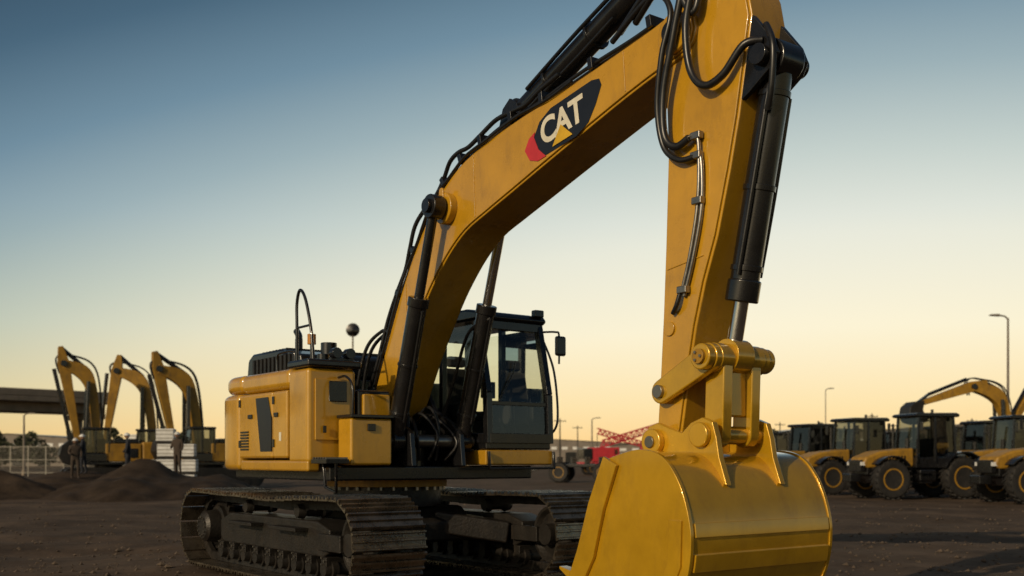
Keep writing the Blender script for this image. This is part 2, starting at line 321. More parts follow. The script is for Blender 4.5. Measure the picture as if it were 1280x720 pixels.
for i in range(6,L-3,4):
    a=Vector(topS[i-1]);b=Vector(topS[i+1]);t=(b-a).normalized();nn=Vector((-t.y,t.x)); c=Vector(topS[i])
    q=c+nn*.065
    vs=[]
    for yy in(-.28,.28):
        for sa,sb in((-.03,-.055),(.03,-.055),(.03,.055),(-.03,.055)):
            v=q+t*sa+nn*sb; vs.append((v.x,yy,v.y))
    mesh_obj('line_clamp',vs,[[0,1,2,3],[7,6,5,4],[0,1,5,4],[1,2,6,5],[2,3,7,6],[3,0,4,7]],BLK,EX,.006)
# --- decal
def dec(pts,c=(3.86,4.575),ang=R(9)):
    return [(c[0]+a*math.cos(ang)-b*math.sin(ang),c[1]+a*math.sin(ang)+b*math.cos(ang)) for a,b in pts]
prism('decal_patch',dec([(-.47,-.17),(-.36,-.215),(.2,-.215),(.38,-.16),(.5,-.04),(.60,.1),(.58,.17),(.48,.2),(-.12,.2),(-.3,.14),(-.4,.03)]),-.276,-.2715,LOGB,EX,0)
prism('decal_red_flash',dec([(-.56,-.05),(-.5,-.17),(-.38,-.225),(-.25,-.225),(-.35,-.12),(-.4,.02),(-.38,.07),(-.48,.04)]),-.280,-.2765,RED,EX,0)
prism('decal_triangle',dec([(-.14,-.18),(.16,-.18),(.01,-.02)]),-.285,-.281,mk('decal_yellow',(.6,.36,.02),.4),EX,0)
fc=bpy.data.curves.new('decal_letters','FONT'); fc.body='CAT'; fc.size=.34; fc.extrude=.001; fc.align_x='CENTER'; fc.align_y='CENTER'; fc.offset=.010; fc.space_character=.9; fc.materials.append(DECW)
fo=bpy.data.objects.new('decal_letters',fc); S.collection.objects.link(fo); fo.parent=EX
fo.matrix_local=Matrix.Translation((3.88,-.279,4.58))@Matrix.Rotation(R(-9),4,'Y')@Matrix.Rotation(R(90),4,'X')
# --- stick cylinder
a=Vector((2.9,0,4.97)); b=Vector((5.42,0,5.93)); d=b-a
cyl('stick_cylinder_barrel',a+d*.02,a+d*.72,.12,BLK,EX,bevel=.01); cyl('stick_cylinder_gland',a+d*.70,a+d*.745,.14,BLK,EX)
cyl('stick_cylinder_rod',a+d*.7,a+d*.99,.06,CHROME,EX); cyl('stick_cylinder_eye',a+Vector((0,-.1,0)),a+Vector((0,.1,0)),.14,BLK,EX)
for s in(-1,1): prism('stick_cylinder_bracket',[(2.65,4.66),(3.15,4.74),(3.02,5.02),(2.9,5.1),(2.78,5.02)],s*.14-.02,s*.14+.02,BLK,EX,.008)
tube('stick_cylinder_pipe',[a+d*.1+Vector((0,-.13,.06)),a+d*.4+Vector((0,-.14,.07)),a+d*.68+Vector((0,-.13,.07))],.02,BLK,EX)
tube('stick_cylinder_pipe',[a+d*.1+Vector((0,-.1,-.12)),a+d*.4+Vector((0,-.1,-.13)),a+d*.6+Vector((0,-.1,-.12))],.02,BLK,EX)
for q in(.2,.45): cyl('barrel_band',a+d*q,a+d*(q+.012),.15,BLK,EX)
# --- stick
stk=[(5.07,1.62),(5.065,1.52),(5.12,1.44),(5.2,1.41),(5.29,1.44),(5.34,1.54),(5.38,1.75),(5.44,2.1),(5.52,2.5),(5.62,2.85),(5.75,3.2),(5.88,3.7),(5.97,4.1),(6.04,4.5),(6.1,4.85),(6.06,5.05),(5.95,5.3),(5.7,5.8),(5.6,6.0),(5.48,6.07),(5.36,6.03),(5.3,5.9),(5.33,5.7),(5.36,5.4),(5.28,5.15),(5.17,4.95),(5.17,4.6),(5.2,4.0),(5.17,3.2),(5.14,2.6),(5.1,2.0)]
prism('stick',stk,-.2,.2,YEL,EX,.012)
ss=shrink(stk,.022); prism('stick_side_plate',ss,-.222,-.201,YEL,EX,.008); prism('stick_side_plate',ss,.201,.222,YEL,EX,.008)
beam('weld_seam',(5.21,-.224,3.0),(5.62,-.224,3.06),.012,.012,YEL,EX,.004)
cyl('stick_tip_boss',(5.2,-.29,1.55),(5.2,.29,1.55),.135,YEL,EX,bevel=.012)
cyl('guide_link_boss',(5.22,-.25,1.97),(5.22,.25,1.97),.10,YEL,EX,bevel=.01)
cyl('guide_pin',(5.22,-.36,1.97),(5.22,.36,1.97),.055,GALV,EX)
for s in(-1,1):
    capsule('guide_link',(5.22,1.97),.10,(5.74,2.22),.115,s*.29-.035,s*.29+.035,YELB,EX,.012)
    capsule('bucket_link_arm',(5.74,2.20),.10,(5.72,1.60),.10,s*.17-.055,s*.17+.055,YELB,EX,.014)
    cyl('link_pin_collar',(5.74,s*.325,2.22),(5.74,s*.40,2.22),.105,YELB,EX,bevel=.012)
    cyl('link_pin_cap',(5.74,s*.40,2.22),(5.74,s*.43,2.22),.06,YEL2,EX)
    bolts('link_pin_bolts',(5.74,2.22),.035,3,s*.43 if s<0 else s*.43+.015,GALV,EX,.012,.015)
cyl('link_pin_tube',(5.74,-.26,2.22),(5.74,.26,2.22),.12,YELB,EX,bevel=.01)
box('bucket_link_web',5.68,5.77,-.12,.12,1.75,2.12,YELB,EX,.015)
# --- bucket cylinder
a=Vector((6.2,0,4.5)); b=Vector((5.74,0,2.3)); d=b-a
cyl('bucket_cylinder_barrel',a+d*.04,a+d*.79,.118,BLK,EX,bevel=.01); cyl('bucket_cylinder_gland',a+d*.75,a+d*.83,.135,BLK,EX,bevel=.015)
cyl('bucket_cylinder_rod',a+d*.8,a+d*.97,.062,CHROME,EX); cyl('bucket_rod_eye',(5.74,-.1,2.24),(5.74,.1,2.24),.14,YELB,EX)
cyl('bucket_cylinder_eye',a+Vector((0,-.13,0)),a+Vector((0,.13,0)),.15,BLK,EX,bevel=.015)
cyl('bucket_cylinder_pin',a+Vector((0,-.27,0)),a+Vector((0,.27,0)),.08,BLK,EX)
for s in(-1,1):
    prism('bucket_cylinder_bracket',[(5.95,4.2),(6.05,4.25),(6.28,4.4),(6.33,4.5),(6.28,4.62),(6.1,4.85),(5.98,4.8)],s*.17-.025,s*.17+.025,BLK,EX,.008)
    tube('bucket_cylinder_line',[a+d*.12+Vector((.05,s*.13,0)),a+d*.45+Vector((.05,s*.135,0)),a+d*.74+Vector((.04,s*.13,0))],.02,BLK,EX)
for q in(.1,.42,.7): cyl('barrel_band',a+d*q,a+d*(q+.02),.13,BLK,EX)
tube('cylinder_hose',[(6.2,-.16,4.75),(6.3,-.2,4.55),(6.27,-.18,4.25),(6.2,-.14,4.1)],.026,RUB,EX)
tube('stick_hose',[(4.6,-.2,5.2),(5.2,-.33,5.42),(5.5,-.36,5.3),(5.42,-.36,4.9),(5.28,-.34,4.45),(5.27,-.32,4.1),(5.38,-.3,3.98),(5.52,-.29,4.02)],.032,RUB,EX)
tube('stick_hose',[(4.7,-.1,5.28),(5.4,-.33,5.6),(5.62,-.36,5.3),(5.55,-.36,4.9),(5.58,-.34,4.55),(5.72,-.33,4.38),(5.9,-.31,4.42),(6.08,-.28,4.6),(6.2,-.2,4.62)],.032,RUB,EX)
tube('stick_hose',[(4.8,-.2,5.22),(5.35,-.36,5.35),(5.6,-.33,5.0),(5.68,-.3,5.4),(5.75,-.28,5.9)],.03,RUB,EX)
tube('stick_hose',[(4.5,-.2,5.15),(5.1,-.3,5.32),(5.36,-.34,5.1),(5.28,-.36,4.75),(5.2,-.33,4.35),(5.24,-.3,4.02),(5.4,-.29,3.87),(5.56,-.27,3.86)],.026,RUB,EX)
tube('stick_pipe',[(5.50,-.28,4.03),(5.58,-.27,4.03),(5.6,-.26,3.9),(5.58,-.25,3.5),(5.5,-.25,3.1),(5.4,-.25,2.78)],.017,GALV,EX)
tube('stick_pipe',[(5.54,-.27,3.88),(5.62,-.26,3.85),(5.62,-.25,3.45),(5.53,-.25,3.05),(5.43,-.25,2.75)],.017,GALV,EX)
for p in((5.57,4.03),(5.57,3.87),(5.585,3.5),(5.42,2.8)):
    box('pipe_fitting',p[0]-.045,p[0]+.06,-.29,-.235,p[1]-.03,p[1]+.03,GALV,EX,.008)
tube('stick_hose',[(5.4,-.26,2.8),(5.36,-.27,2.68),(5.3,-.25,2.62)],.02,RUB,EX)
cyl('grease_block',(5.24,-.2,2.5),(5.24,-.24,2.5),.06,YEL,EX)
# --- bucket (opening towards the machine)
bk=cat([(5.16,1.40,0),(5.5,1.47,0),(5.76,1.42,0),(5.93,1.24,0),(6.03,1.0,0),(6.06,.78,0),(6.02,.52,0),(5.9,.3,0),(5.68,.16,0),(5.4,.14,0),(5.05,.26,0),(4.72,.40,0)],6)
bkp=[(p.x,p.y) for p in bk]
inner=[]
for i,p in enumerate(bkp):
    a_=Vector(bkp[max(i-1,0)]);b_=Vector(bkp[min(i+1,len(bkp)-1)]);t=(b_-a_).normalized(); inner.append((p[0]+t.y*.045,p[1]-t.x*.045))
W=.85
prism('bucket_wrap',bkp+inner[::-1],-W+.03,W-.03,YELB,EX,.004)
side=shrink(bkp,-.012)
for s in(-1,1):
    prism('bucket_side_plate',side,s*(W-.015)-.018,s*(W-.015)+.018,YELB,EX,.006)
    prism('bucket_side_cutter',[(4.68,.36),(4.86,.34),(5.02,.6),(5.14,1.0),(5.3,1.36),(5.14,1.43),(4.96,1.05),(4.82,.66)],s*(W+.022)-.018,s*(W+.022)+.018,YELB,EX,.008)
    prism('bucket_side_wear_plate',[(5.6,.22),(5.86,.36),(5.98,.6),(5.99,.95),(5.86,.95),(5.84,.62),(5.76,.45),(5.56,.33)],s*(W+.012)-.009,s*(W+.012)+.009,YELB,EX,.005)
def rib(i0,i1,th,name,y0=-W+.05,y1=W-.05):
    o=[];q=[]
    for i in range(i0,i1+1):
        p=bkp[i];a_=Vector(bkp[max(i-1,0)]);b_=Vector(bkp[min(i+1,len(bkp)-1)]);t=(b_-a_).normalized()
        o.append((p[0]-t.y*th,p[1]+t.x*th)); q.append((p[0]+t.y*.003,p[1]-t.x*.003))
    prism(name,o+q[::-1],y0,y1,YELB,EX,.005)
rib(26,29,.016,'bucket_wear_strip'); rib(32,35,.022,'bucket_wear_strip'); rib(39,43,.02,'bucket_wear_strip')
rib(58,66,.03,'bucket_cutting_edge',-W,W)
for k in range(5):
    y=-.74+.37*k; vs=[]
    for x,z,w,h in((4.86,.33,.07,.06),(4.66,.40,.06,.05),(4.46,.47,.045,.012)):
        vs+=[(x,y-w,z-h),(x,y+w,z-h),(x,y+w,z+h),(x,y-w,z+h)]
    fs=[[0,1,2,3],[11,10,9,8]]
    for b in(0,4): fs+=[[b+i,b+(i+1)%4,b+4+(i+1)%4,b+4+i] for i in range(4)]
    mesh_obj('bucket_tooth',vs,fs,YELB,EX,.006)
for y in(-.325,.325):
    prism('bucket_ear',[(5.04,1.38),(5.06,1.58),(5.12,1.68),(5.22,1.71),(5.36,1.66),(5.5,1.62),(5.6,1.7),(5.72,1.74),(5.83,1.7),(5.87,1.58),(5.9,1.42),(5.98,1.2),(5.8,1.25),(5.3,1.36)],y-.03,y+.03,YELB,EX,.008)
    s=1 if y>0 else -1
    cyl('bucket_pin_collar',(5.2,y+s*.03,1.55),(5.2,y+s*.09,1.55),.11,YELB,EX,bevel=.012)
    cyl('bucket_pin_collar',(5.72,y+s*.03,1.60),(5.72,y+s*.08,1.60),.10,YELB,EX,bevel=.012)
    cyl('bucket_pin',(5.2,y+s*.09,1.55),(5.2,y+s*.11,1.55),.05,GALV,EX)
box('bucket_ear_gusset',5.36,5.44,-.295,.295,1.44,1.6,YELB,EX,.01)
cyl('bucket_link_pin',(5.72,-.33,1.6),(5.72,.33,1.6),.075,YELB,EX)
# --- cab
c0,c1=.60,1.62
box('cab_floor',-.5,1.42,c0,c1,1.34,1.52,YEL,EX,.02); box('cab_base',-.45,1.40,c0+.02,c1-.02,1.525,1.62,BLK,EX,.02)
F0=(1.40,1.60); F1=(1.38,2.2); F2=(1.18,3.08)
for y in(c0+.05,c1-.05):
    beam('cab_front_pillar',(F0[0],y,F0[1]),(F1[0],y,F1[1]),.09,.08,BLK,EX); beam('cab_front_pillar',(F1[0],y,F1[1]),(F2[0],y,F2[1]),.09,.08,BLK,EX)
    beam('cab_mid_pillar',(.42,y,1.6),(.42,y,3.08),.08,.07,BLK,EX); beam('cab_rear_pillar',(-.38,y,1.6),(-.35,y,3.08),.08,.08,BLK,EX)
    beam('cab_side_rail',(-.38,y,1.66),(1.38,y,1.66),.08,.12,BLK,EX); beam('cab_side_belt',(-.36,y,2.02),(.42,y,2.02),.05,.07,BLK,EX)
    box('cab_rear_side_panel',-.36,.4,y-.015,y+.015,1.66,2.02,BLK,EX,.005)
    mesh_obj('cab_side_glass',[(.46,y,1.7),(1.36,y,1.7),(1.35,y,2.2),(1.16,y,3.04),(.46,y,3.04)],[[0,1,2,3,4]],GLASS,EX)
    mesh_obj('cab_side_glass_rear',[(-.33,y,2.05),(.38,y,2.05),(.38,y,3.04),(-.33,y,3.04)],[[0,1,2,3]],GLASS,EX)
beam('cab_front_rail',(1.40,c0+.05,1.66),(1.40,c1-.05,1.66),.1,.12,BLK,EX); beam('cab_front_rail',(1.385,c0+.05,2.08),(1.385,c1-.05,2.08),.04,.05,BLK,EX)
beam('cab_front_header',(1.18,c0+.05,3.04),(1.18,c1-.05,3.04),.1,.1,BLK,EX); beam('cab_rear_header',(-.35,c0,3.04),(-.35,c1,3.04),.1,.1,BLK,EX)
mesh_obj('windscreen_lower',[(1.405,c0+.09,1.7),(1.405,c1-.09,1.7),(1.39,c1-.09,2.06),(1.39,c0+.09,2.06)],[[0,1,2,3]],GLASS,EX)
mesh_obj('windscreen',[(1.385,c0+.09,2.1),(1.385,c1-.09,2.1),(1.37,c1-.09,2.2),(1.20,c1-.09,3.0),(1.20,c0+.09,3.0),(1.37,c0+.09,2.2)],[[0,1,2,5],[5,2,3,4]],GLASS,EX)
box('cab_rear_wall',-.42,-.38,c0+.05,c1-.05,1.6,2.0,BLK,EX,.01)
mesh_obj('rear_glass',[(-.37,c0+.1,2.0),(-.37,c1-.1,2.0),(-.36,c1-.1,3.0),(-.36,c0+.1,3.0)],[[0,1,2,3]],GLASS,EX)
prism('cab_roof',[(-.46,3.08),(1.24,3.08),(1.30,3.12),(1.24,3.19),(1.0,3.23),(-.3,3.23),(-.46,3.18)],c0-.01,c1+.01,BLK,EX,.035,seg=3)
box('roof_hatch',.1,.8,c0+.2,c1-.2,3.231,3.26,BLK,EX,.01)
for y in(c0+.12,c1-.12): box('cab_work_light',1.22,1.31,y-.07,y+.07,3.17,3.26,BLK,EX,.015)
tube('wiper',[(1.41,c0+.2,2.1),(1.36,c0+.45,2.45),(1.33,c0+.5,2.6)],.009,BLK,EX,False)
box('seat_cushion',.1,.6,c0+.28,c1-.28,1.9,2.02,SEAT,EX,.05); prism('seat_back',[(.05,2.0),(.19,2.0),(.07,2.6),(-.03,2.6)],c0+.3,c1-.3,SEAT,EX,.04); box('seat_base',.2,.6,c0+.35,c1-.35,1.6,1.9,SEAT,EX,.02)
box('head_rest',-.03,.07,c0+.38,c1-.38,2.62,2.76,SEAT,EX,.03)
for y in(c0+.2,c1-.2):
    box('control_console',.3,.85,y-.05,y+.05,1.85,2.12,SEAT,EX,.03); tube('joystick',[(.8,y,2.1),(.83,y,2.32)],.018,SEAT,EX,False); tube('travel_lever',[(1.2,(c0+c1)/2+(y-1.11)*.3,1.6),(1.12,(c0+c1)/2+(y-1.11)*.3,2.15)],.014,SEAT,EX,False)
box('monitor',1.12,1.16,c0+.13,c0+.33,2.15,2.35,BLK,EX,.01)
tube('door_handrail',[(1.33,c1+.02,1.7),(1.4,c1+.09,1.9),(1.33,c1+.09,2.5),(1.2,c1+.02,2.9)],.015,BLK,EX)
tube('cab_mirror_arm',[(1.2,c1-.03,3.0),(1.34,c1+.1,3.0),(1.38,c1+.13,2.95),(1.38,c1+.13,2.6)],.013,BLK,EX)
box('cab_mirror',1.34,1.40,c1+.08,c1+.24,2.70,2.95,BLK,EX,.03,3); box('mirror_glass',1.334,1.338,c1+.10,c1+.22,2.72,2.93,CHROME,EX,0)
tube('cab_guard_rail',[(1.45,c0+.02,1.5),(1.47,c0+.02,1.3),(1.47,c1-.02,1.3),(1.45,c1-.02,1.5)],.02,BLK,EX,False)
# ------------------------------------------------------------------ background machines
def small_excavator(loc,rz,elbow,tip,sc=1,name='crawler_excavator'):
    e=empty(name,loc,rz,sc)
    for s in(-1,1):
        pts=[]
        for i in range(12): t=math.pi/2+math.pi*i/11; pts.append((-1.9+.5*math.cos(t),.5+.5*math.sin(t)))
        for i in range(12): t=-math.pi/2+math.pi*i/11; pts.append((1.9+.5*math.cos(t),.5+.5*math.sin(t)))
        prism('track_belt',pts,s*1.2-.35,s*1.2+.35,FRAME,e,.03)
        prism('track_frame',[(-1.7,.3),(1.7,.3),(1.7,.65),(-1.7,.65)],s*1.2-.37,s*1.2+.37,FRAME,e,.02)
        for k in range(6): cyl('roller',(-1.5+.6*k,s*1.2-.39,.3),(-1.5+.6*k,s*1.2+.39,.3),.14,FRAME,e,seg=14,bevel=0)
    cyl('turntable',(0,0,.7),(0,0,1.15),.7,FRAME,e)
    box('deck',-2.2,1.4,-1.35,1.35,1.15,1.3,BLK,e,.03)
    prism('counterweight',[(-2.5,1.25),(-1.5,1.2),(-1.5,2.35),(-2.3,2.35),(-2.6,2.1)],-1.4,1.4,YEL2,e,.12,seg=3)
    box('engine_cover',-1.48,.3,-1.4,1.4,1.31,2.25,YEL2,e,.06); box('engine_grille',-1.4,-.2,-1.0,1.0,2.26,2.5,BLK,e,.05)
    box('side_vent',-1.3,-.6,-1.42,1.42,1.5,2.0,BLK,e,.02)
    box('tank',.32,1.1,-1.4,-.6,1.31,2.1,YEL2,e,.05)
    box('cab_lower',.1,1.5,.5,1.4,1.31,1.75,BLK,e,.04)
    prism('cab_glazing',[(.13,1.76),(1.47,1.76),(1.3,2.95),(.13,2.95)],.54,1.36,GLASSD,e,.03); box('cab_roof',.05,1.4,.48,1.42,2.96,3.08,BLK,e,.04)
    box('seat',.3,.7,.75,1.15,1.8,2.5,SEAT,e,.05)
    for x,x2 in((.13,.13),(.75,.75),(1.46,1.29)):
        for y in(.53,1.37): beam('cab_post',(x,y,1.76),(x2,y,2.96),.07,.07,BLK,e)
    ex,ez=elbow; tx,tz=tip
    mx_,mz=ex*.42,1.9+(ez-1.9)*.80; 
    up=cat([(.35,2.1,0),(mx_-.15,mz+.38,0),(ex,ez+.22,0)],8); dn=cat([(ex+.05,ez-.22,0),(mx_+.2,mz-.38,0),(.75,1.75,0)],8)
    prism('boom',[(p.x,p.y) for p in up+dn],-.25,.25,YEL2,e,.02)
    d=Vector((tx-ex,tz-ez)).normalized(); n=Vector((-d.y,d.x)); E=Vector((ex,ez)); T=Vector((tx,tz))
    st=[E-d*.9+n*.12,E+n*.3,E+d*1.0+n*.25,T+n*.13,T-n*.13,E+d*1.0-n*.25,E-n*.3,E-d*.9-n*.12]
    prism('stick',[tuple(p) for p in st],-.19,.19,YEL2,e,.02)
    for s in(-1,1): cyl('boom_cylinder',(1.2,s*.4,1.5),(mx_+.1,s*.4,mz),.1,BLK,e); cyl('elbow_pin',(ex,s*.2,ez),(ex,s*.34,ez),.16,BLK,e)
    q=E-d*.85; cyl('stick_cylinder',(mx_+.1,0,mz+.6),(q.x,0,q.y),.11,BLK,e)
    sd=1 if n.x>0 else -1
    p=E+n*.5*sd+d*.2; q=T-d*.7+n*.35*sd; cyl('bucket_cylinder',(p.x,0,p.y),(q.x,0,q.y),.1,BLK,e)
    beam('bucket_link',(q.x,0,q.y),(T.x+.35,0,T.y-.1),.25,.12,BLK,e)
    bp=[(0,.15),(.5,.1),(.85,-.2),(.95,-.65),(.75,-1.05),(.3,-1.2),(-.25,-1.0),(.1,-.4)]
    prism('bucket',[(tx+x,tz+z) for x,z in bp],-.6,.6,FRAME,e,.03)
    for k in range(4): box('bucket_tooth',tx-.4,tx-.2,-.5+.3*k,-.4+.3*k,tz-1.02,tz-.94,GALV,e,0)
    for k in(-.1,.1): tube('boom_hose',[(.3,k,2.2),(mx_-.35,k,mz+.5),(ex-.4,k,ez+.45),(ex+.35,k,ez+.3),(ex+.2,k,ez-.5)],.04,RUB,e)
    return e
def px(p,Y): return (p-640)/1300*Y
small_excavator((px(136,55),55,0),R(207),(2.2,6.4),(1.5,2.3))
small_excavator((px(206,58),58,0),R(194),(2.5,6.3),(3.1,2.4))
small_excavator((px(262,54),54,0),R(212),(2.6,6.0),(1.9,2.5))
small_excavator((px(1275,60),60,0),R(188),(3.0,5.6),(6.2,4.6))
small_excavator((px(1350,66),66,0),R(200),(3.6,6.2),(5.8,3.4))
def wheel(e,x,y,r,w):
    h=w/2
    lathe('tyre',[(r*.58,-h*.8),(r*.75,-h),(r*.92,-h*.95),(r*.98,-h*.7),(r,-h*.3),(r,h*.3),(r*.98,h*.7),(r*.92,h*.95),(r*.75,h),(r*.58,h*.8)],(x,y,r),TYRE,e,40)
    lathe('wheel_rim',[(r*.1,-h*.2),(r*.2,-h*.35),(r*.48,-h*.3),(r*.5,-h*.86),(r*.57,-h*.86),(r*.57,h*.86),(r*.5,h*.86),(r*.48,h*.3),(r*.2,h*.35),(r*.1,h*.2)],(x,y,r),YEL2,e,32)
    vs=[];fs=[]
    for i in range(22):
        t=2*math.pi*i/22
        for sd in(-1,1):
            t0=t+(math.pi/22 if sd>0 else 0); b=len(vs)
            for rr in(r*.97,r*1.045):
                for yy,dt in((0,.12),(sd*h*.98,-.02)):
                    for q in(-.035,.035):
                        a=t0+dt+q; vs.append((x+rr*math.cos(a),y+yy,r+rr*math.sin(a)))
            fs+=[[b+k for k in f] for f in([0,1,3,2],[4,6,7,5],[0,4,5,1],[2,3,7,6],[0,2,6,4],[1,5,7,3])]
    mesh_obj('tyre_lugs',vs,fs,TYRE,e)
    cyl('wheel_hub',(x,y-h*.5,r),(x,y+h*.5,r),r*.16,BLK,e,seg=16)
def tractor(loc,rz):
    e=empty('wheeled_tractor',loc,rz)
    for s in(-1,1): wheel(e,-1.4,s*.95,.76,.5); wheel(e,1.45,s*.92,.7,.44)
    cyl('axle',(-1.4,-.9,.76),(-1.4,.9,.76),.14,BLK,e); cyl('axle',(1.45,-.9,.7),(1.45,.9,.7),.12,BLK,e)
    prism('chassis',[(-1.8,.6),(1.9,.55),(2.0,.95),(-1.8,1.1)],-.4,.4,BLK,e,.05)
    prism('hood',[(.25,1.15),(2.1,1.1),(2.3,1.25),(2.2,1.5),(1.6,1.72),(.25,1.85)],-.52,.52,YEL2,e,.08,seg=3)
    box('engine_block',.25,2.1,-.45,.45,.85,1.14,BLK,e,.03)
    box('front_grille',2.15,2.36,-.4,.4,.98,1.4,BLK,e,.02); boxes_mesh('hood_vents',[(.6+.12*i,.66+.12*i,-.53,.53,1.25,1.55) for i in range(8)],BLK,e)
    box('front_weight',2.25,2.7,-.3,.3,.6,.9,BLK,e,.04)
    for s in(-1,1):
        pts=[(-1.4+.9*math.cos(R(a)),.82+.9*math.sin(R(a))) for a in range(20,170,15)]+[(-1.4+.84*math.cos(R(a)),.82+.84*math.sin(R(a))) for a in range(155,5,-15)]
        prism('rear_fender',pts,s*.95-.27,s*.95+.27,BLK,e,.01)
        pts=[(1.45+.84*math.cos(R(a)),.72+.84*math.sin(R(a))) for a in range(40,160,15)]+[(1.45+.79*math.cos(R(a)),.72+.79*math.sin(R(a))) for a in range(145,25,-15)]
        prism('front_fender',pts,s*.92-.22,s*.92+.22,BLK,e,.01)
        box('cab_step',-.2,.25,s*.85-.12,s*.85+.12,.55,.6,BLK,e,.01); box('cab_step',-.15,.25,s*.82-.1,s*.82+.1,.9,.95,BLK,e,.01)
        box('fuel_tank',-.5,.2,s*.6-.2,s*.6+.2,.62,1.05,BLK,e,.06)
        for x,x2 in((-1.35,-1.25),(-.5,-.5),(.25,.15)): beam('cab_post',(x,s*.7,1.3),(x2,s*.66,2.98),.08,.08,BLK,e)
        tube('mirror_arm',[(.15,s*.7,2.7),(.3,s*1.0,2.7)],.015,BLK,e); box('mirror',.27,.32,s*1.05-.08,s*1.05+.08,2.45,2.8,BLK,e,.02)
    box('cab_lower',-1.4,.28,-.68,.68,1.1,1.5,BLK,e,.04); prism('cab_glazing',[(-1.32,1.5),(.22,1.5),(.12,2.97),(-1.22,2.97)],-.67,.67,GLASSD,e,.02)
    box('seat',-.9,-.45,-.25,.25,1.5,2.2,SEAT,e,.05); tube('steering_wheel',[(-.1,-.18,2.0),(-.15,0,2.08),(-.1,.18,2.0),(-.02,0,1.92),(-.1,-.18,2.0)],.02,SEAT,e)
    prism('cab_roof',[(-1.45,2.98),(.3,2.98),(.38,3.03),(.28,3.12),(-1.35,3.14),(-1.47,3.08)],-.78,.78,BLK,e,.04)
    cyl('exhaust',(.5,-.45,1.7),(.5,-.45,2.75),.05,BLK,e); cyl('air_intake',(.45,.4,1.8),(.45,.4,2.2),.08,BLK,e)
    cyl('beacon',(-.5,.5,3.14),(-.5,.5,3.26),.05,BLK,e); box('headlight',2.1,2.37,.41,.5,1.2,1.33,WHITE,e,.01); box('headlight',2.1,2.37,-.5,-.41,1.2,1.33,WHITE,e,.01)
    return e
T=tractor((px(1140,38.7),38.7,0),R(192))
for p,Y_,a in((1060,43,197),(1312,34.5,188),(1222,46,194),(1004,50,203),(1172,54,185),(955,66,195),(1262,60,190),(1105,64,200),(928,80,185),(1035,85,190),(1330,50,195),(1040,58,188),(1200,62,192),(985,72,190),(1260,40.5,186)):
    copytree(T,(px(p,Y_),Y_,0),R(a))
def trailer(loc,rz):
    e=empty('flatbed_trailer',loc,rz)
    for x in(-2.2,-.6,2.2):
        for s in(-1,1): wheel(e,x,s*.95,.62,.4)
        cyl('axle',(x,-.9,.62),(x,.9,.62),.1,BLK,e)
    box('bed',-3.2,3.2,-.7,.7,.95,1.15,BLK,e,.03); boxes_mesh('stakes',[(-3.1+.9*i,-3.0+.9*i,-.72,.72,1.15,1.6) for i in range(8)],BLK,e); beam('tow_bar',(3.2,0,1.0),(4.4,0,.6),.12,.12,BLK,e)
    return e
TR=trailer((px(745,66),66,0),R(165)); copytree(TR,(px(820,80),80,0),R(170)); copytree(TR,(px(895,74),74,0),R(178))
def crane(loc,rz):
    e=empty('red_crane_truck',loc,rz)
    for x in(-2.6,-1.3,2.2,3.4):
        for s in(-1,1): wheel(e,x,s*1.05,.55,.4)
    box('chassis',-3.6,4.2,-1.1,1.1,.8,1.2,RED,e,.04); prism('driver_cab',[(2.7,1.2),(4.3,1.2),(4.3,2.0),(4.0,2.9),(2.7,2.9)],-1.1,1.1,RED,e,.08)
    box('cab_window',2.9,3.9,-1.12,1.12,2.05,2.65,GLASSD,e,.02); box('crane_house',-2.6,-.4,-1.1,1.1,1.25,2.6,RED,e,.06)
    for k in range(12):
        x=-1.5+k*.55; z=2.6+k*.16
        for y in(-.3,.3): beam('lattice_web',(x,y,z),(x+.28,y,z+.7),.07,.07,RED,e,0); beam('lattice_web',(x+.28,y,z+.7),(x+.55,y,z+.16),.07,.07,RED,e,0)
    for y in(-.3,.3): beam('lattice_chord',(-1.6,y,2.57),(5.2,y,4.55),.1,.1,RED,e); beam('lattice_chord',(-1.3,y,3.3),(5.2,y,5.2),.1,.1,RED,e)
    box('counterweight',-3.5,-2.65,-1.2,1.2,1.5,2.5,BLK,e,.05); tube('hoist_rope',[(5.2,0,4.6),(5.2,0,2.2)],.04,BLK,e,False)
    return e
CR=crane((px(770,100),100,0),R(10)); copytree(CR,(px(800,125),125,0),R(185))
# ------------------------------------------------------------------ dirt mounds
def mh(u,v,h,seed):
    d=math.sqrt(u*u+v*v)
    return h*max(0,1-d)**.8*(1+.5*noise.noise(Vector((u*2+seed,v*2,0))))+.12*noise.noise(Vector((u*7,v*7,seed)))*(1 if d<1 else 0)-.12
SOIL=mk('loose_soil',(.05,.036,.026),1.0,0,.5,1.2,.8,0,bscale=6,spec=.1)
def mound(cx,cy,rx,ry,h,seed):
    n=60; vs=[]
    for j in range(n+1):
        for i in range(n+1):
            u=i/n*2-1;v=j/n*2-1; vs.append((cx+u*rx,cy+v*ry,mh(u,v,h,seed)))
    fs=[[j*(n+1)+i,j*(n+1)+i+1,(j+1)*(n+1)+i+1,(j+1)*(n+1)+i] for j in range(n) for i in range(n)]
    mesh_obj('dirt_mound',vs,fs,SOIL,ang=180)
mound(px(200,42),42,4.4,6,1.45,1); mound(px(70,47),47,6.5,5,.95,5); mound(px(-40,40),40,5,3,1.2,9)
